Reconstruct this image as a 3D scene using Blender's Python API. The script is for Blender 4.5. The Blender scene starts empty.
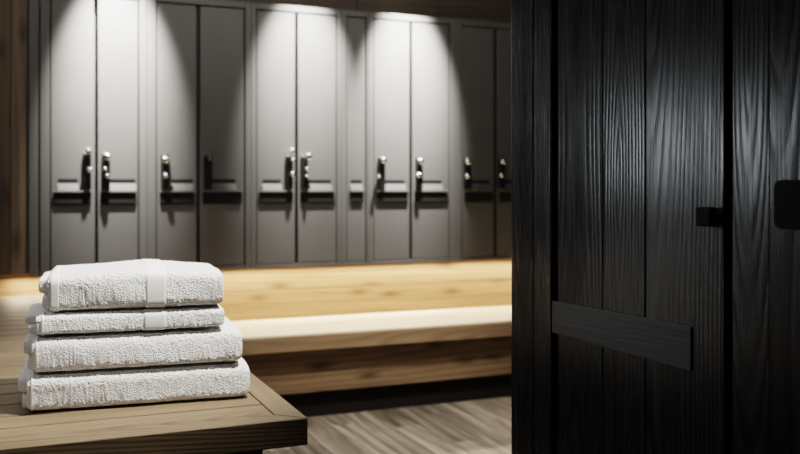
import bpy, bmesh, math, random
from mathutils import Vector, Matrix, noise
random.seed(7)
D = bpy.data
scene = bpy.context.scene
COL = scene.collection
PI = math.pi

# ------------------------------------------------------------------ camera geometry
F = 903.0; CX = 400.0; HY = 188.0; CH = 1.22
UR = (0.922, 0.387)
def rayXY(px):
    p = (px-CX)/F
    return (p*UR[0]+UR[1], UR[0]-p*UR[1])
def X_at(px, Y):
    a, b = rayXY(px); return a/b*Y
def Y_at(px, X):
    a, b = rayXY(px); return b/a*X
def z_on_Y(px, py, Y):
    a, b = rayXY(px); return CH-(py-HY)/F*(Y/b)
def z_on_X(px, py, X):
    a, b = rayXY(px); return CH-(py-HY)/F*(X/a)
def on_Z(px, py, z):
    d = (CH-z)*F/(py-HY); a, b = rayXY(px); return (a*d, b*d)

cam = D.cameras.new('camera'); camo = D.objects.new('camera', cam); COL.objects.link(camo)
camo.location = (0, 0, CH)
camo.rotation_euler = (PI/2, 0, -math.atan2(UR[1], UR[0]))
cam.sensor_width = 36; cam.lens = F/800*36
cam.shift_y = -(227-HY)/800
cam.clip_start = .05
cam.dof.use_dof = True; cam.dof.focus_distance = 1.98; cam.dof.aperture_fstop = 3.3
scene.camera = camo

# ------------------------------------------------------------------ object helpers
def tag(o, label=None, cat=None, group=None, kind=None):
    if label: o['label'] = label
    if cat: o['category'] = cat
    if group: o['group'] = group
    if kind: o['kind'] = kind
    return o
def empty(name, loc, rz=0):
    o = D.objects.new(name, None); COL.objects.link(o)
    o.location = loc; o.rotation_euler = (0, 0, rz); o.empty_display_size = .05
    bpy.context.view_layer.update()
    return o
class MB:
    """collects pieces, builds ONE mesh object; every piece gets a random value for the material"""
    def __init__(s):
        s.bm = bmesh.new(); s.l = s.bm.faces.layers.float.new('rnd'); s.c = s.bm.faces.layers.float_vector.new('ctr')
    def _merge(s, b, rnd=None):
        r = random.random() if rnd is None else rnd
        vm = {v: s.bm.verts.new(v.co) for v in b.verts}
        cs = [v.co for v in b.verts]; ce = Vector([(min(c[i] for c in cs)+max(c[i] for c in cs))/2 for i in range(3)])
        for f in b.faces:
            nf = s.bm.faces.new([vm[v] for v in f.verts]); nf[s.l] = r; nf[s.c] = ce; nf.smooth = f.smooth
        b.free()
    def box(s, a, b_, bev=.002, seg=2, rnd=None):
        b = bmesh.new()
        bmesh.ops.create_cube(b, size=1)
        sz = [abs(b_[i]-a[i]) for i in range(3)]; c = [(a[i]+b_[i])/2 for i in range(3)]
        for v in b.verts: v.co = Vector((v.co[i]*sz[i]+c[i] for i in range(3)))
        if bev: bmesh.ops.bevel(b, geom=b.edges[:], offset=min(bev, min(sz)*.45), segments=seg, affect='EDGES', profile=.5)
        s._merge(b, rnd); return s
    def prism(s, pts, axis, a, b_, bev=.0, rnd=None):
        """polygon pts (2D) extruded along axis from a to b_"""
        b = bmesh.new()
        def mk(p, t):
            q = [0, 0, 0]; o = [i for i in range(3) if i != axis]
            q[o[0]], q[o[1]] = p; q[axis] = t; return b.verts.new(q)
        A = [mk(p, a) for p in pts]; B = [mk(p, b_) for p in pts]; n = len(pts)
        b.faces.new(A); b.faces.new(B[::-1])
        for i in range(n): b.faces.new((A[i], B[i], B[(i+1) % n], A[(i+1) % n]))
        bmesh.ops.recalc_face_normals(b, faces=b.faces[:])
        if bev: bmesh.ops.bevel(b, geom=b.edges[:], offset=bev, segments=2, affect='EDGES', profile=.5)
        s._merge(b, rnd); return s
    def ell(s, c, r, seg=20):
        b = bmesh.new(); bmesh.ops.create_uvsphere(b, u_segments=seg, v_segments=seg//2, radius=1)
        for v in b.verts: v.co = Vector((v.co[i]*r[i]+c[i] for i in range(3)))
        for f in b.faces: f.smooth = True
        s._merge(b); return s
    def lathe(s, prof, c, axis='Y', seg=20):
        """prof: list of (t, r); revolved round an axis through c, t running along -axis"""
        b = bmesh.new(); rings = []
        for t, r in prof:
            ring = []
            for k in range(seg):
                a = 2*PI*k/seg
                if axis == 'Y': q = (c[0]+r*math.cos(a), c[1]-t, c[2]+r*math.sin(a))
                elif axis == 'X': q = (c[0]-t, c[1]+r*math.cos(a), c[2]+r*math.sin(a))
                else: q = (c[0]+r*math.cos(a), c[1]+r*math.sin(a), c[2]-t)
                ring.append(b.verts.new(q))
            rings.append(ring)
        for i in range(len(rings)-1):
            for k in range(seg):
                b.faces.new((rings[i][k], rings[i][(k+1) % seg], rings[i+1][(k+1) % seg], rings[i+1][k])).smooth = True
        b.faces.new(rings[0]); b.faces.new(rings[-1][::-1])
        bmesh.ops.recalc_face_normals(b, faces=b.faces[:])
        s._merge(b); return s
    def build(s, name, mat, parent=None, offset=None, smooth=False):
        me = D.meshes.new(name)
        if offset is not None:
            for v in s.bm.verts: v.co -= Vector(offset)
            for f in s.bm.faces: f[s.c] = f[s.c]-Vector(offset)
        if smooth:
            for f in s.bm.faces: f.smooth = True
        s.bm.to_mesh(me); s.bm.free()
        o = D.objects.new(name, me); COL.objects.link(o); me.materials.append(mat)
        if parent is not None: o.parent = parent
        return o

# ------------------------------------------------------------------ materials
class NT:
    def __init__(s, name):
        s.m = D.materials.new(name); s.m.use_nodes = True; s.t = s.m.node_tree; s.n = s.t.nodes; s.n.clear()
        s.out = s.n.new('ShaderNodeOutputMaterial'); s.b = s.n.new('ShaderNodeBsdfPrincipled')
        s.t.links.new(s.b.outputs[0], s.out.inputs[0])
    def add(s, typ, ins={}, **kw):
        n = s.n.new(typ)
        for k, v in kw.items(): setattr(n, k, v)
        for k, v in ins.items(): s.put(n.inputs[k], v)
        return n
    def put(s, sock, v):
        if isinstance(v, bpy.types.NodeSocket): s.t.links.new(v, sock)
        elif isinstance(v, bpy.types.Node): s.t.links.new(v.outputs[0], sock)
        else: sock.default_value = v
    def math(s, op, a, b=0.0, c=0.0, clamp=False):
        n = s.add('ShaderNodeMath', {0: a, 1: b, 2: c}, operation=op); n.use_clamp = clamp; return n.outputs[0]
    def ramp(s, fac, stops):
        n = s.add('ShaderNodeValToRGB', {0: fac}); e = n.color_ramp.elements
        while len(e) < len(stops): e.new(.5)
        for i, (p, c) in enumerate(stops):
            e[i].position = p; e[i].color = tuple(c)+(1,) if len(c) == 3 else c
        return n.outputs[0]
    def mix(s, fac, a, b, mode='MIX'):
        n = s.add('ShaderNodeMix', data_type='RGBA', blend_type=mode)
        s.put(n.inputs[0], fac); s.put(n.inputs[6], a); s.put(n.inputs[7], b); return n.outputs[2]
    def noise(s, vec, scale=5, detail=4, rough=.55, dist=0.0):
        n = s.add('ShaderNodeTexNoise', {'Scale': scale, 'Detail': detail, 'Roughness': rough, 'Distortion': dist})
        s.put(n.inputs['Vector'], vec); return n.outputs[0]
def c3(*v): return tuple(v)+(1,)

def wood(name, dark, mid, light, axis=0, rough=.55, spec=.4, ringf=34, knots=0.0, fine=1.0, bump=.25, var=.25, ring_amt=.5, slope=.07, tint=None, pith=.25, wobble=.02, ringpow=.7, fibf=140.0):
    """procedural lumber: growth rings cut lengthways, pores, per-board variation ('rnd' face value)"""
    N = NT(name)
    tc = N.add('ShaderNodeTexCoord').outputs['Object']
    sp = N.add('ShaderNodeSeparateXYZ', {0: tc})
    at = N.add('ShaderNodeAttribute', attribute_name='rnd').outputs['Fac']
    ax = sp.outputs[axis]; o = [sp.outputs[i] for i in range(3) if i != axis]
    rl = N.math('MULTIPLY', at, 37.0)
    L = N.math('ADD', ax, rl)                      # along the grain, shifted per board
    across = N.math('ADD', o[0], o[1])             # works for any of the two cross faces
    cx = N.math('ADD', across, N.math('MULTIPLY', at, 11.3))
    v1 = N.add('ShaderNodeCombineXYZ', {0: N.math('MULTIPLY', L, .9), 1: N.math('MULTIPLY', cx, 3.5), 2: rl})
    wob = N.math('SUBTRACT', N.noise(v1, 1.6, 3, .5), .5)
    # growth rings: distance from a pith line placed at random beside or under each board
    cn = N.add('ShaderNodeAttribute', attribute_name='ctr').outputs['Vector']
    sc = N.add('ShaderNodeSeparateXYZ', {0: cn}); co = [sc.outputs[i] for i in range(3) if i != axis]
    lc = N.math('SUBTRACT', across, N.math('ADD', co[0], co[1]))
    po = N.math('MULTIPLY', N.math('SUBTRACT', N.math('FRACT', N.math('MULTIPLY', at, 7.7)), .5), pith)
    dd = N.math('ADD', N.math('MULTIPLY', N.math('SINE', N.math('MULTIPLY', L, 1.7)), slope), N.math('MULTIPLY', wob, wobble))
    pc = N.math('ADD', N.math('SUBTRACT', lc, po), N.math('MULTIPLY', wob, wobble))
    r = N.math('SQRT', N.math('ADD', N.math('POWER', N.math('ABSOLUTE', pc), 2.0), N.math('POWER', N.math('ABSOLUTE', N.math('ADD', dd, .03)), 2.0)))
    ph = N.math('ADD', N.math('MULTIPLY', r, ringf*6.283), N.math('MULTIPLY', N.noise(N.add('ShaderNodeCombineXYZ', {0: N.math('MULTIPLY', L, 1.0), 1: N.math('MULTIPLY', r, 30.0), 2: rl}), 1.0, 2, .5), 9.0))
    ring = N.math('ADD', N.math('MULTIPLY', N.math('SINE', ph), .5), .5)
    ring = N.math('POWER', ring, ringpow)
    ring = N.math('MULTIPLY', ring, N.math('ADD', .35, N.math('MULTIPLY', N.noise(N.add('ShaderNodeCombineXYZ', {0: N.math('MULTIPLY', L, 1.5), 1: N.math('MULTIPLY', cx, 18.0), 2: 4.0}), 1.0, 3, .6), 1.3)))
    # fine fibres
    v2 = N.add('ShaderNodeCombineXYZ', {0: N.math('MULTIPLY', L, 5.0), 1: N.math('MULTIPLY', cx, fibf*fine), 2: 0.0})
    fib = N.noise(v2, 1.0, 5, .6)
    v3 = N.add('ShaderNodeCombineXYZ', {0: N.math('MULTIPLY', L, 1.2), 1: N.math('MULTIPLY', cx, 24.0), 2: rl})
    band = N.noise(v3, 1.0, 3, .55)
    val = N.math('ADD', N.math('MULTIPLY', ring, ring_amt), N.math('ADD', N.math('MULTIPLY', fib, .45), N.math('MULTIPLY', band, .9-ring_amt*.5)))
    val = N.math('SUBTRACT', val, .30)
    col = N.ramp(val, [(.12, dark), (.5, mid), (.9, light)])
    bv = N.math('ADD', N.math('MULTIPLY', N.math('SUBTRACT', N.math('FRACT', N.math('MULTIPLY', at, 13.7)), .5), var*2), 1.0)
    col = N.mix(1.0, col, N.add('ShaderNodeCombineXYZ', {0: bv, 1: bv, 2: bv}).outputs[0], 'MULTIPLY')
    if knots:
        vk = N.add('ShaderNodeCombineXYZ', {0: N.math('MULTIPLY', L, 2.3), 1: N.math('MULTIPLY', cx, 7.0), 2: rl})
        vo = N.add('ShaderNodeTexVoronoi', {'Vector': vk.outputs[0], 'Scale': 1.0, 'Randomness': 1.0}, feature='F1', voronoi_dimensions='2D')
        kd = N.math('ADD', vo.outputs['Distance'], N.math('MULTIPLY', wob, .15))
        kf = N.ramp(kd, [(.03, (1, 1, 1)), (.11, (.55, .55, .55)), (.24, (0, 0, 0))])
        col = N.mix(N.math('MULTIPLY', kf, knots), col, c3(*[x*.45 for x in dark]))
    N.put(N.b.inputs['Base Color'], col)
    N.put(N.b.inputs['Roughness'], N.math('ADD', N.math('MULTIPLY', fib, .25), rough-.12))
    N.b.inputs['Specular IOR Level'].default_value = spec
    h = N.math('ADD', N.math('MULTIPLY', fib, .5), N.math('MULTIPLY', ring, ring_amt))
    bp = N.add('ShaderNodeBump', {'Strength': bump, 'Distance': .002, 'Height': h})
    N.put(N.b.inputs['Normal'], bp.outputs[0])
    return N.m

def plain(name, col, rough=.5, metal=0.0, spec=.5, nscale=40, namt=.12, bump=.0, bscale=200):
    N = NT(name)
    tc = N.add('ShaderNodeTexCoord').outputs['Object']
    n = N.noise(tc, nscale, 3, .5)
    f = N.math('ADD', N.math('MULTIPLY', N.math('SUBTRACT', n, .5), namt*2), 1.0)
    N.put(N.b.inputs['Base Color'], N.mix(1.0, c3(*col), N.add('ShaderNodeCombineXYZ', {0: f, 1: f, 2: f}).outputs[0], 'MULTIPLY'))
    N.put(N.b.inputs['Roughness'], N.math('ADD', N.math('MULTIPLY', N.math('SUBTRACT', n, .5), .12), rough))
    N.b.inputs['Metallic'].default_value = metal; N.b.inputs['Specular IOR Level'].default_value = spec
    if bump:
        bp = N.add('ShaderNodeBump', {'Strength': bump, 'Distance': .001, 'Height': N.noise(tc, bscale, 2, .5)})
        N.put(N.b.inputs['Normal'], bp.outputs[0])
    return N.m

def terry(name, col, scale=330, strength=1.0, dist=.005):
    N = NT(name)
    tc = N.add('ShaderNodeTexCoord').outputs['Object']
    vo = N.add('ShaderNodeTexVoronoi', {'Vector': tc, 'Scale': scale, 'Randomness': 1.0}, feature='F1').outputs['Distance']
    n2 = N.noise(tc, 90, 4, .6)
    h = N.math('ADD', N.math('MULTIPLY', N.math('SUBTRACT', 1.0, vo), .6), N.math('MULTIPLY', n2, .7))
    N.put(N.b.inputs['Base Color'], N.mix(N.math('MULTIPLY', vo, .55, clamp=True), c3(*col), c3(*[x*.72 for x in col])))
    N.b.inputs['Roughness'].default_value = .95; N.b.inputs['Specular IOR Level'].default_value = .1
    N.b.inputs['Sheen Weight'].default_value = .35; N.b.inputs['Sheen Roughness'].default_value = .5
    bp = N.add('ShaderNodeBump', {'Strength': strength, 'Distance': dist, 'Height': h})
    N.put(N.b.inputs['Normal'], bp.outputs[0])
    return N.m

def woven(name, col):
    N = NT(name)
    tc = N.add('ShaderNodeTexCoord').outputs['Object']
    w = N.add('ShaderNodeTexWave', {'Vector': tc, 'Scale': 110.0, 'Distortion': .4}, wave_type='BANDS', bands_direction='Z').outputs['Fac']
    w2 = N.add('ShaderNodeTexWave', {'Vector': tc, 'Scale': 140.0, 'Distortion': .4}, wave_type='BANDS', bands_direction='X').outputs['Fac']
    N.put(N.b.inputs['Base Color'], N.mix(w, c3(*[x*.86 for x in col]), c3(*col)))
    N.b.inputs['Roughness'].default_value = .8; N.b.inputs['Sheen Weight'].default_value = .2
    bp = N.add('ShaderNodeBump', {'Strength': .25, 'Distance': .001, 'Height': N.math('ADD', w, w2)})
    N.put(N.b.inputs['Normal'], bp.outputs[0])
    return N.m

M = {}
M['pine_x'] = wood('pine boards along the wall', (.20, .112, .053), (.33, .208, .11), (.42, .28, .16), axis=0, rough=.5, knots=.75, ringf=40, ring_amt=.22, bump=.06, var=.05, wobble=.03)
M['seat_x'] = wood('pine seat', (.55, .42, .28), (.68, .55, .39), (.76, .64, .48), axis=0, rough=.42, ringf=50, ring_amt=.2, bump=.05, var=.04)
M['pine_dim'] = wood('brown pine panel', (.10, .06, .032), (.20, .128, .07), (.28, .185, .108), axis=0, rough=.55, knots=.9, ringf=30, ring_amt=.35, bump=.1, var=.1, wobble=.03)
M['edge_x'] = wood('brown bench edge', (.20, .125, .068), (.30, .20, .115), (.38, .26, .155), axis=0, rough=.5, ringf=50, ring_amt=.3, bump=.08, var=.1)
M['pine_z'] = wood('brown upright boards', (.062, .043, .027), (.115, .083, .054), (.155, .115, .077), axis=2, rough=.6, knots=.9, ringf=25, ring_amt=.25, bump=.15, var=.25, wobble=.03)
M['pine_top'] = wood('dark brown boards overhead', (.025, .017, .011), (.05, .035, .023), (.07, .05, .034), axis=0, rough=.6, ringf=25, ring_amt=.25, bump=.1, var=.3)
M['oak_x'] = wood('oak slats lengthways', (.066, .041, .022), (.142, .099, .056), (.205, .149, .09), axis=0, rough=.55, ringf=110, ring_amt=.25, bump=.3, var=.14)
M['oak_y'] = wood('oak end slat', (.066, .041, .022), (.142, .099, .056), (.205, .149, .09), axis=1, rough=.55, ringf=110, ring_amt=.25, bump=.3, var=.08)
M['oak_dark'] = wood('oak support darkened for shade', (.05, .034, .022), (.09, .062, .04), (.12, .085, .055), axis=2, rough=.6, ringf=80, bump=.2)  # shade under the bench is put into this darker oak colour
M['black_z'] = wood('black stained ash upright', (.0012, .0013, .0015), (.0055, .0060, .0068), (.0145, .0157, .0172), axis=2, rough=.25, spec=.26, ringf=90, ring_amt=.5, bump=.3, var=.2, slope=.06, pith=.22, wobble=.012, ringpow=.6)
M['black_y'] = wood('black stained ash crosswise', (.014, .0145, .0152), (.032, .033, .0345), (.05, .0515, .0535), axis=1, rough=.48, spec=.25, ringf=90, ring_amt=.14, bump=.4, var=.1, pith=.5)
M['floorw'] = wood('grey brown floor planks', (.05, .038, .028), (.17, .138, .107), (.36, .31, .255), axis=1, rough=.42, ringf=16, ring_amt=.25, bump=.12, var=.42)
M['locker'] = plain('taupe grey satin paint', (.068, .065, .061), rough=.45, spec=.4, nscale=8, namt=.04)
M['slot_and_shadow'] = plain('near black slot and ledge shadow', (.010, .009, .008), rough=.8, spec=.1)  # also colours the strip that imitates the shadow below each ledge
M['ledge'] = plain('pale satin pull lip', (.055, .052, .048), rough=.6, spec=.2, nscale=20, namt=.06)
M['lockbody'] = plain('black lock housing', (.008, .008, .008), rough=.3, spec=.5)
M['chrome'] = plain('polished chrome', (.82, .82, .80), rough=.12, metal=1.0, namt=.02)
M['dullmetal'] = plain('dark dull metal', (.06, .058, .055), rough=.5, metal=.6)
M['matteblack'] = plain('matte black handle', (.0012, .0012, .0013), rough=.6, spec=.08)
M['dark'] = plain('dark plinth', (.012, .009, .007), rough=.7, spec=.2)
M['plaster'] = plain('dark brown plaster', (.06, .045, .035), rough=.9, spec=.1, nscale=12)
M['ceil'] = plain('dark ceiling', (.05, .042, .036), rough=.9, spec=.1)
M['terry'] = terry('white terry cotton', (.80, .79, .765))
M['woven'] = woven('white flat woven cotton', (.74, .73, .71))

# ------------------------------------------------------------------ room
YB = 5.10            # face of the pine board behind the bench
YL = 5.00            # face plane of the lockers
ZL0, ZL1 = .768, 2.263
XR = 4.6; XLW = -2.6; YF = -1.6; ZC = 2.80
pl = .145
m = MB(); x = XLW
while x < XR:
    y = YF-random.random()*1.5
    while y < 5.3:
        ln = 1.2+random.random()*.9
        a, b = max(y, YF), min(y+ln, 5.3)
        if b-a > .02: m.box((x+.0008, a+.0008, -.02), (min(x+pl, XR)-.0008, b-.0008, 0), .0012, 1)
        y += ln
    x += pl
tag(m.build('floor', M['floorw']), kind='structure')
m = MB().box((XLW, YF, -.06), (XR, 5.3, -.021), 0); tag(m.build('trim_1', M['dark']), kind='structure')
m = MB().box((XLW-.1, 5.30, -.02), (XR+.1, 5.40, ZC), 0); tag(m.build('wall_back', M['plaster']), kind='structure')
m = MB().box((XLW-.1, YF, -.02), (XLW, 5.30, ZC), 0); tag(m.build('wall_left', M['plaster']), kind='structure')
m = MB().box((XR, YF, -.02), (XR+.1, 5.30, ZC), 0); tag(m.build('wall_right', M['plaster']), kind='structure')
m = MB().box((XLW-.1, YF, ZC), (XR+.1, 5.40, ZC+.08), 0); tag(m.build('ceiling', M['ceil']), kind='structure')
# pine board running behind the bench, below the lockers
XBL = X_at(225, 4.5)-.32
m = MB().box((XLW, YB, .12), (XR, 5.298, .628), .002).box((XLW, YB, .631), (XR, 5.298, .90), .003)
tag(m.build('trim_2', M['pine_x']), kind='structure')
# upright boards on the wall left of the lockers
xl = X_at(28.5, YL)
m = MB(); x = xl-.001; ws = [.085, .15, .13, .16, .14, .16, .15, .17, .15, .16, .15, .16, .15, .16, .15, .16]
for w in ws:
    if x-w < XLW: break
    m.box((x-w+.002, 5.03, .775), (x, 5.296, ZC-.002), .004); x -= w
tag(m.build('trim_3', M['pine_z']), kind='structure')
# boards above the lockers
m = MB(); x = xl+.002
for w in [.62, .8, .42, .55, .7, .33, .4, .7, .5]:
    if x+w > XR: break
    m.box((x+.002, 5.16, ZL1+.004), (x+w, 5.296, ZC-.002), .004); x += w
tag(m.build('trim_4', M['pine_top']), kind='structure')

# ------------------------------------------------------------------ lockers
ZD1 = 2.222
def locker(label, x0, x1, doors, group='grey lockers above the wall bench'):
    """x0,x1 outer sides (world); doors: list of dict(px0,px1,lock,knobs)"""
    cx = (x0+x1)/2
    root = empty('locker', (cx, YL, ZL0)); tag(root, label, 'locker', group)
    off = (cx, YL, ZL0)
    g = .0006
    X0, X1 = x0+g, x1-g
    dx = [(X_at(d['px'][0], YL+.008), X_at(d['px'][1], YL+.008)) for d in doors]
    # carcass: back, sides, top, bottom
    m = MB()
    m.box((X0, YL+.03, ZL0), (X0+.016, 5.098, ZL1), .001); m.box((X1-.016, YL+.03, ZL0), (X1, 5.098, ZL1), .001)
    m.box((X0+.016, YL+.07, ZL0+.016), (X1-.016, 5.098, ZL1-.016), .001)
    m.box((X0+.016, YL+.03, ZL0), (X1-.016, 5.098, ZL0+.016), .001); m.box((X0+.016, YL+.03, ZL1-.016), (X1-.016, 5.098, ZL1), .001)
    m.build('carcass', M['locker'], root, off)
    # face frame
    m = MB()
    m.box((X0, YL, ZL0), (dx[0][0]-.006, YL+.03, ZL1), .0025)
    m.box((dx[-1][1]+.006, YL, ZL0), (X1, YL+.03, ZL1), .0025)
    m.box((dx[0][0]-.006, YL+.0005, ZD1+.006), (dx[-1][1]+.006, YL+.03, ZL1), .0025)
    m.box((dx[0][0]-.006, YL+.004, ZL0), (dx[-1][1]+.006, YL+.03, ZL0+.018), .002)
    m.build('face_frame', M['locker'], root, off)
    for d, (a, b) in zip(doors, dx):
        yd = YL+.008
        dr = MB().box((a, yd, ZL0+.022), (b, yd+.02, ZD1), .003).build('door', M['locker'], root, off)
        w = b-a
        s0, s1 = a+.012, b-.012
        # slot, sloped pull lip, thin shelf
        lx0, lx1 = a+w*d['lip'][0], a+w*d['lip'][1]
        sl = MB().box((lx0, yd-.002, 1.251), (lx1, yd+.001, 1.268), .0008).build('slot', M['slot_and_shadow'], dr, off)
        lm = MB().prism([(yd+.001, 1.246), (yd-.020, 1.206), (yd+.001, 1.206)], 0, lx0-.004, lx1+.004, .0012)
        lm.build('pull_lip', M['ledge'], dr, off)
        MB().box((s0, yd-.024, 1.196), (s1, yd+.001, 1.205), .0015).build('pull_ledge', M['locker'], dr, off)
        MB().box((s0+.003, yd-.014, 1.138), (s1-.003, yd+.001, 1.1955), .002).build('ledge_shadow', M['slot_and_shadow'], dr, off)  # raised dark strip standing in for the shadow cast below the ledge
        if d.get('lock'):
            lp, kn = d['lock'], d['knobs']
            lx = X_at(lp, yd-.02)
            hw = .021
            m = MB().box((lx-hw, yd-.028, 1.212), (lx+hw, yd+.001, 1.405), .009, 3)
            m.box((lx-hw*.8, yd-.034, 1.218), (lx+hw*.8, yd-.027, 1.398), .006, 2)
            m.build('lock_housing', M['lockbody'], dr, off)
            mt = M['dullmetal'] if d.get('dull') else M['chrome']
            for (kx, ky, kr) in kn:
                X = X_at(kx, yd-.05); Z = z_on_Y(kx, ky, yd-.05)
                k = MB().lathe([(-.002, kr*.55), (.012, kr*.5), (.014, kr*.9), (.022, kr), (.03, kr*.92), (.035, kr*.6), (.036, kr*.2)], (X, yd-.033, Z))
                k.build('knob', mt, dr, off)
    return root
def e_(px): return X_at(px, YL)
# dark side filler at the left end of the row
# unit edges
eA0, eAB, eBC, eCD, eDE, eEF, eF1 = e_(40), e_(147), e_(251), e_(341.5), e_(369), e_(453.8), e_(541)
locker('dark grey two-door locker at the left end of the row beside the wood wall', eA0, eAB, [
    dict(px=(51, 94), lip=(.16, .62), lock=87, knobs=[(88.3, 151.5, .017), (89.2, 170, .015)]),
    dict(px=(98, 138), lip=(.30, .93), lock=106, knobs=[(107, 157, .020), (105, 169, .013), (107.2, 176, .015)])])
locker('grey two-door locker half in shadow, second from the left wood wall', eAB, eBC, [
    dict(px=(157, 196.5), lip=(.36, .90), lock=165, knobs=[(165.5, 159.5, .019), (165.5, 175.5, .016)]),
    dict(px=(200, 244), lip=(.22, .80), lock=208.5, dull=True, knobs=[(209.5, 160, .015)])])
locker('grey two-door locker under the middle pool of light, left of the narrow locker', eBC, eCD, [
    dict(px=(257, 295), lip=(.14, .62), lock=289.5, knobs=[(292, 151, .016), (292.3, 160, .012), (292.3, 174, .015)]),
    dict(px=(298, 336), lip=(.26, .86), lock=304.5, knobs=[(308.5, 156.5, .021), (307, 169, .015), (306.5, 176, .010)])])
locker('narrow single-door grey locker without a lock, between two lit lockers', eCD, eDE, [
    dict(px=(347, 365.3), lip=(.2, .8))])
locker('brightly lit two-door grey locker to the right of the narrow locker', eDE, eEF, [
    dict(px=(374, 409.5), lip=(.30, .86), lock=382, knobs=[(383.5, 160, .019), (378.5, 176.5, .013)]),
    dict(px=(412.3, 448.6), lip=(.22, .80), lock=419.5, knobs=[(420.5, 161.5, .019), (418.3, 175, .016)])])
locker('dim brownish two-door locker at the right, partly hidden by the black cabinet', eEF, eF1, [
    dict(px=(462, 494), lip=(.25, .85), lock=467.5, knobs=[(467.8, 161.5, .019), (466.8, 176, .016)]),
    dict(px=(497, 531), lip=(.25, .85), lock=502, knobs=[(502.6, 161.5, .017), (501, 175, .015)])])
# filler strip between wood wall and first locker
m = MB().box((xl+.001, YL+.012, ZL0), (eA0-.004, 5.098, ZL1), .002)
fl = m.build('filler_panel', M['locker']); tag(fl, kind='structure'); fl.name = 'trim_5'

# ------------------------------------------------------------------ wall bench
ZS = .463; YS = 4.52; SX0, SX1 = .70, 4.55
b = empty('wall_bench', ((SX0+SX1)/2, 4.8, 0)); tag(b, 'long pine wall bench with a brightly lit seat under the lockers', 'bench')
off = ((SX0+SX1)/2, 4.8, 0)
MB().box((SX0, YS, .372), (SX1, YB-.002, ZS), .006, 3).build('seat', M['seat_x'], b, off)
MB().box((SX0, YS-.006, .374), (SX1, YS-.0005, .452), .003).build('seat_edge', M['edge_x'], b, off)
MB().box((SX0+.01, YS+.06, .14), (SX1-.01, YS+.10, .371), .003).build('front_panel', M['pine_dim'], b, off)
MB().box((SX0+.02, YS+.10, 0.0), (SX1-.02, YS+.135, .139), .002).build('plinth', M['dark'], b, off)

# ------------------------------------------------------------------ slatted platform bench in front
ZP = .665
xr, yf = on_Z(308, 418, ZP)
xr -= .0
yend = YB-.004
th = .065
PX0 = -2.2
pb = empty('slatted_bench', ((PX0+xr)/2, 3.6, 0)); tag(pb, 'deep slatted oak bench in the foreground carrying the white towels', 'bench')
off = ((PX0+xr)/2, 3.6, 0)
cap = .066
ys = [yf]
for (px, py) in ((279, 402.5), (267, 393.2)):
    ys.append(on_Z(px, py, ZP)[1])
while ys[-1]+.135 < yend-.05: ys.append(ys[-1]+.132)
ys[-1] = yend
m = MB()
for i in range(len(ys)-1):
    a, c = ys[i], ys[i+1]
    x1 = xr-cap-.002
    if i == 0:
        mm = .0055
        m.prism([(PX0, a), (xr-.001, a), (xr-cap-.0025, a+cap), (xr-cap-.0025, c-mm), (PX0, c-mm)], 2, ZP-th, ZP, .0022)
    else:
        m.box((PX0, a+.0055, ZP-.028), (x1, c-.0055, ZP), .003)
m.build('slats', M['oak_x'], pb, off)
m = MB().prism([(xr, yf+.001), (xr, yend), (xr-cap, yend), (xr-cap+.001, yf+cap+.0015)], 2, ZP-th, ZP, .0022)
m.build('end_slat', M['oak_y'], pb, off)
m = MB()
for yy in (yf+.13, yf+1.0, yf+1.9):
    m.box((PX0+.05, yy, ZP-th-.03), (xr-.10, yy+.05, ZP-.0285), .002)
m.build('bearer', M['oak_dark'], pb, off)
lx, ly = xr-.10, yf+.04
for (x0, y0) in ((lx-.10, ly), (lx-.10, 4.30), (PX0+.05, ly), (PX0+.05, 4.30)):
    MB().box((x0, y0, 0), (x0+.10, y0+.085, ZP-.067), .003).build('leg', M['oak_dark'], pb, off)

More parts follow.
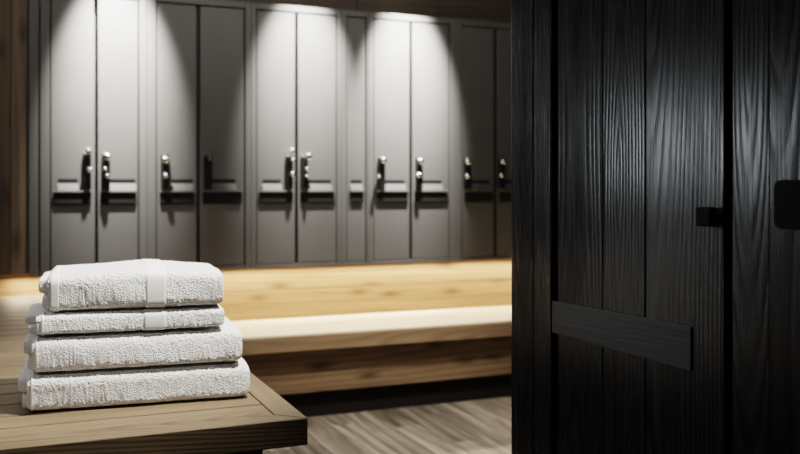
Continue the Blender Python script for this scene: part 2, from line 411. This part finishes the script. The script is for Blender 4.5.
# ------------------------------------------------------------------ towels
def towel(name, label, fl, fr, ybase, h, depth, bands, zc=None, seed=0, sag=(0, 0), mound=0.0, hem=True, layers=((.02, .5),)):
    """fl, fr: world XY of the front left/right bottom corners; h height; bands: list of (u0,u1)"""
    L = math.hypot(fr[0]-fl[0], fr[1]-fl[1]); ang = math.atan2(fr[1]-fl[1], fr[0]-fl[0])
    root = empty(name, (fl[0], fl[1], ybase), ang); tag(root, label, 'towel', 'folded white towels stacked on the slatted bench')
    rnd = random.Random(seed); so = Vector((rnd.random()*50, rnd.random()*50, rnd.random()*50))
    def prof(t, hh, d0, d1, z0, rad=.5):
        """closed rounded slab section, t in 0..1, (y, z)"""
        # superellipse
        a = 2*PI*t; n = 5.0 if t < .5 else 10.0
        c, s = math.cos(a), math.sin(a)
        y = math.copysign(abs(c)**(2/6.5), c); z = math.copysign(abs(s)**(2/n), s)
        # front of the section is rounder than the long body
        yy = d0+(d1-d0)*(y*.5+.5)
        return yy, z0+hh*(z*.5+.5)
    def frontround(y, z, hh, z0):
        # bulge so the front fold is a full round
        k = (z-z0)/hh*2-1
        f = max(0, 1-y/(hh*.8))
        return y+f*f*hh*.045*(abs(k)**4)
    def pt(u, t, hh, d0, d1, z0, grow=0.0, x0=0.0, x1=None, disp=True, wav=True):
        x1_ = L if x1 is None else x1
        y, z = prof(t, hh, d0, d1, z0)
        X = x0+(x1_-x0)*u
        # round the ends
        e = min(u, 1-u)*(x1_-x0); er = min(.02, hh*.4)
        if e < er:
            q = math.sqrt(max(0, 1-(1-e/er)**2)); sc = .7+.3*q
            z = z0+hh/2+(z-(z0+hh/2))*sc
            y = (d0+d1)/2+(y-(d0+d1)/2)*(1-.02*(1-q))
        y = frontround(y-d0, z, hh, z0)+d0
        if wav:
            w = noise.noise(Vector((X*6, y*5, z0*9))+so)
            lift = sag[0]*(1-u)+sag[1]*u
            top = (z-z0)/hh
            z += top*(min(0, w-.1)*.007*min(1, max(0, (y-d0-.05)/.1))+lift+mound*math.exp(-((X/L-.52)/.28)**2)*(1-.45*math.exp(-((y-d0)/.07)**2)))
            y += .006*noise.noise(Vector((X*5, z*14, 3))+so)
        P = Vector((X, y, z))
        if disp or grow:
            cen = Vector((X, (d0+d1)/2, z0+hh/2))
            nrm = Vector((0, (y-cen.y)/(d1-d0)*2 if abs(z-cen.z) < hh*.46 else (y-cen.y)/(d1-d0)*.3, (z-cen.z)/hh*2))
            if nrm.length > 1e-6: nrm.normalize()
            amt = grow
            if disp:
                amt += .0014*noise.noise(Vector((X*28, y*28, z*28))+so)+.0012*noise.fractal(Vector((X*150, y*150, z*150))+so, .6, 2.2, 3)-.0012
            P = P+nrm*amt
        P.z = max(P.z, z0+.0004)
        return P
    def slab(hh, d0, d1, z0, nu, nt, x0=0., x1=None, disp=True):
        bm = bmesh.new(); rings = []
        for i in range(nu+1):
            u = i/nu
            # denser near ends
            rings.append([bm.verts.new(pt(u, k/nt, hh, d0, d1, z0, 0, x0, x1, disp)) for k in range(nt)])
        for i in range(nu):
            for k in range(nt):
                bm.faces.new((rings[i][k], rings[i][(k+1) % nt], rings[i+1][(k+1) % nt], rings[i+1][k]))
        bm.faces.new(rings[0]); bm.faces.new(rings[-1][::-1])
        bmesh.ops.recalc_face_normals(bm, faces=bm.faces[:])
        for f in bm.faces: f.smooth = True
        return bm
    def link(bm, nm, mat):
        me = D.meshes.new(nm); bm.to_mesh(me); bm.free(); me.materials.append(mat)
        o = D.objects.new(nm, me); COL.objects.link(o); o.parent = root; return o
    link(slab(h, 0, depth, 0, 330, 260), 'folded_body', M['terry'])
    # layers of cloth showing at the left end
    for (out, z0f, hf, d0, d1) in layers:
        link(slab(h*hf, d0, d1, h*z0f, 40, 70, -out, .05), 'fold_layer', M['terry'])
    # flat woven bands across the pile
    for bi, (u0, u1, t0, t1, g) in enumerate(bands):
        bm = bmesh.new(); nu, nt = 16, 60; R = []
        for i in range(nu+1):
            u = u0+(u1-u0)*i/nu
            R.append([bm.verts.new(pt(u, t0+(t1-t0)*k/nt, h, 0, depth, 0, g if 0 < i < nu and 0 < k < nt else -.003, disp=False)) for k in range(nt+1)])
        for i in range(nu):
            for k in range(nt):
                bm.faces.new((R[i][k], R[i+1][k], R[i+1][k+1], R[i][k+1]))
        bmesh.ops.recalc_face_normals(bm, faces=bm.faces[:])
        for f in bm.faces: f.smooth = True
        link(bm, 'woven_band' if u1-u0 > .03 and u0 > .15 else 'hem', M['woven'])
    return root
zt = ZP+.0008
# section parameter: t=.5 is the front middle, .25 top, .75 bottom
def fpt(px, py, z): return on_Z(px, py, z)
T1l, T1r = fpt(26, 415.5, ZP), fpt(250.5, 399, ZP)
h1, h2, h3, h4 = .093, .091, .056, .097
z1 = ZP+.001; z2 = z1+h1+.0006; z3 = z2+h2+.0022; z4 = z3+h3+.0006
Ydir = Vector((T1r[0]-T1l[0], T1r[1]-T1l[1])).normalized()
def place(pxl, pxr, back, rot=0.0):
    """front line of a towel parallel to the bottom one, set back by `back` metres, ends on the given pixel columns"""
    nrm = Vector((-Ydir.y, Ydir.x)); d = Vector((Ydir.x*math.cos(rot)-Ydir.y*math.sin(rot), Ydir.x*math.sin(rot)+Ydir.y*math.cos(rot)))
    o = Vector(T1l)+nrm*back
    def hit(px):
        a, bb = rayXY(px)   # o + d*s = k*(a,bb)
        det = d.x*(-bb)-d.y*(-a)
        s = ((-o.x)*(-bb)-(-o.y)*(-a))/det
        return (o+d*s)
    return hit(pxl), hit(pxr)
towel('folded_towel', 'thick white terry towel at the bottom of the stack, lying on the bench slats', T1l, T1r, z1, h1, .37,
      [(.02, .028, .27, .73, .0016), (.185, .192, .27, .73, -.0002)], seed=1, layers=((.012, .05, .42, .03, .36), (.022, .46, .46, .04, .35)))
a, c = place(31, 242.5, .004, .004)
towel('folded_towel', 'thick white terry towel second from the bottom of the stack', a, c, z2, h2, .355,
      [(.02, .028, .27, .73, .0016), (.19, .197, .27, .73, -.0002)], seed=2, layers=((.010, .04, .46, .03, .34), (.020, .46, .46, .04, .33)))
a, c = place(35.5, 224.5, .012, .01)
towel('folded_towel', 'thinner white towel with a woven band, third up in the stack', a, c, z3, h3, .335,
      [(.03, .04, .27, .73, .0014), (.555, .68, .26, .74, .0012)], seed=3, layers=((.018, .04, .48, .025, .32), (.026, .46, .48, .04, .31)))
a, c = place(46.5, 223.5, .016, -.004)
towel('folded_towel', 'white towel with a woven band on top of the stack, its top bulging', a, c, z4, h4, .32,
      [(.02, .065, .22, .76, .0014), (.545, .665, .10, .76, .0012), (.93, .935, .24, .76, -.0002)], seed=4, mound=.012,
      layers=((.012, .04, .4, .03, .30), (.022, .42, .45, .05, .30)))

# ------------------------------------------------------------------ black cabinet on the right
XC = 1.20
def yc(px): return Y_at(px, XC)
cab_y1 = yc(511); cab_y0 = .35; cab_h = 2.30; XB = 1.80
cab = empty('tall_cabinet', (1.5, 1.2, 0)); tag(cab, 'tall black stained wooden cabinet with plank doors at the right', 'cabinet')
off = (1.5, 1.2, 0)
m = MB()
m.box((XC+.03, cab_y1-.022, 0), (XB, cab_y1, cab_h), .002); m.box((XC+.03, cab_y0, 0), (XB, cab_y0+.022, cab_h), .002)
m.box((XC+.06, cab_y0+.022, .05), (XB, cab_y1-.022, cab_h), .002)
m.box((XC+.031, cab_y0+.022, 0), (XB-.02, cab_y1-.022, .048), .002)
m.build('carcass', M['black_z'], cab, off)
g = .0012
m = MB()
m.box((XC, yc(533)+g, 0), (XC+.03, cab_y1, cab_h), .003, rnd=.31)
m.box((XC, yc(550.9), 0), (XC+.03, yc(533)-g, cab_h), .003, rnd=.62)
m.build('corner_stile', M['black_z'], cab, off)
# door 1
zr_t0, zr_t1 = z_on_X(553.5, 301, XC+.0015), z_on_X(690, 326.5, XC+.0015)
zr_b0, zr_b1 = z_on_X(553.5, 333, XC+.0015), z_on_X(690, 371.5, XC+.0015)
zt_, zb_ = (zr_t0+zr_t1)/2, (zr_b0+zr_b1)/2
yA, yB_, yC_, yD, yE = yc(555.3), yc(600.5), yc(643), yc(690), yc(722)
m = MB()
for (p, q, r) in ((yA, yB_, .587), (yB_, yC_, .4575), (yC_, yE, .90)):
    m.box((XC+.006, q+g, .06), (XC+.028, p-g, cab_h-.03), .0024, rnd=r)
d1 = m.build('door', M['black_z'], cab, off)
# cross rail (its lower edge drops a little towards the stile)
xr0, xr1 = XC+.0015, XC+.0062
bm = MB()
pts = [(Y_at(551.8, XC+.0015), zr_t0), (yD, zr_t1), (yD, zr_b1), (Y_at(551.8, XC+.0015), zr_b0)]
bm.prism(pts, 0, xr0, xr1, .002, rnd=.4)
bm.build('cross_rail', M['black_y'], d1, off)
# knob of door 1: short square bar on a stem
ky, kz = Y_at(701.5, XC-.022), z_on_X(705, 217, XC-.022)
m = MB().box((XC-.020, ky-.020, kz-.0185), (XC-.004, ky+.020, kz+.0185), .004, 3)
m.lathe([(0, .009), (.02, .009)], (XC+.006, ky, kz), 'X', 14)
m.build('knob', M['matteblack'], d1, off)
# door 2
m = MB()
ps = [yc(731), yc(768), yc(812), yc(870), yc(960), cab_y0+.03]
for i in range(len(ps)-1):
    m.box((XC+.003, ps[i+1]+g*.3, .06), (XC+.028, ps[i]-g*.3, cab_h-.03), .0012, rnd=[.318, .20, .46, .585, .325][i])
d2 = m.build('door', M['black_z'], cab, off)
hy0, hz0, hz1 = Y_at(773.5, XC-.016), z_on_X(778, 180, XC-.012), z_on_X(778, 228.5, XC-.012)
rr = .013; rp = []
for (qy, qz, a0) in ((hy0-rr, hz0-rr, 0), (hy0-.085+rr, hz0-rr, 90), (hy0-.085+rr, hz1+rr, 180), (hy0-rr, hz1+rr, 270)):
    for k in range(7):
        a = math.radians(a0+15*k); rp.append((qy+rr*math.cos(a), qz+rr*math.sin(a)))
m = MB().prism(rp, 0, XC-.016, XC-.004, .0015)
m.box((XC-.005, hy0-.07, hz1+.012), (XC+.004, hy0-.015, hz0-.012), .002)
m.build('pull_plate', M['matteblack'], d2, off)

# ------------------------------------------------------------------ lights
def spot(name, loc, target, power, deg, blend, col=(1, .96, .90), r=.03):
    l = D.lights.new(name, 'SPOT'); l.energy = power; l.spot_size = math.radians(deg); l.spot_blend = blend; l.color = col; l.shadow_soft_size = r
    o = D.objects.new(name, l); COL.objects.link(o); o.location = loc
    o.rotation_euler = (Vector(target)-Vector(loc)).to_track_quat('-Z', 'Y').to_euler(); return o
def area(name, loc, target, power, sx, sy, col, up='Y'):
    l = D.lights.new(name, 'AREA'); l.shape = 'RECTANGLE'; l.size = sx; l.size_y = sy; l.energy = power; l.color = col
    o = D.objects.new(name, l); COL.objects.link(o); o.location = loc
    o.rotation_euler = (Vector(target)-Vector(loc)).to_track_quat('-Z', up).to_euler(); return o
for px, pw in ((116, 1900), (304, 1500), (406, 2100)):
    X = X_at(px, YL)
    spot('locker_spot', (X, 4.56, 2.76), (X, 4.99, 1.93), pw, 41, 1.0, (1, .985, .95), .03)
lx0, lx1 = X_at(8, 5.03), 4.4
l = area('led_strip', ((lx0+lx1)/2, 5.035, .7665), ((lx0+lx1)/2, 5.055, 0), 52, lx1-lx0, .03, (1, .84, .62))
l.rotation_euler = (math.radians(-14), 0, 0)
spot('towel_spot', (1.02, 1.9, 2.6), (.22, 2.6, .9), 480, 44, .8, (1, .97, .92), .05)
spot('towel_fill', (-.9, .4, 2.3), (.15, 2.5, .82), 46, 26, .9, (1, .97, .93), .15)  # added soft fill from front left for the towels' left ends
area('ceiling_fill', (1.6, 3.3, 2.74), (1.6, 5.0, 1.6), 30, 2.6, .5, (1, .95, .88))  # added unseen fill washing the locker fronts
spot('floor_spot', (1.9, 3.4, 2.7), (1.75, 3.75, 0), 330, 60, .8, (1, .94, .85), .05)
area('ceiling_fill', (.3, 2.9, 2.76), (.3, 3.3, 0), 21, 2.2, 1.2, (1, .95, .88))  # added unseen soft fill over the aisle to raise the ambient level
area('sheen_light', (-.9, 3.72, 1.44), (1.2, 1.36, 1.28), 9, .04, .30, (.90, .96, 1))  # unseen lamp added at the mirror angle to give the cabinet its sheen
spot('cabinet_spot', (-.2, 1.9, 2.6), (1.2, 1.75, 1.12), 70, 46, 1.0, (.88, .95, 1), .1)
w = D.worlds.new('world'); scene.world = w; w.use_nodes = True
w.node_tree.nodes['Background'].inputs[0].default_value = (.55, .52, .48, 1)
w.node_tree.nodes['Background'].inputs[1].default_value = .05
scene.view_settings.view_transform = 'Filmic'
scene.view_settings.look = 'Medium High Contrast'
scene.view_settings.exposure = 0
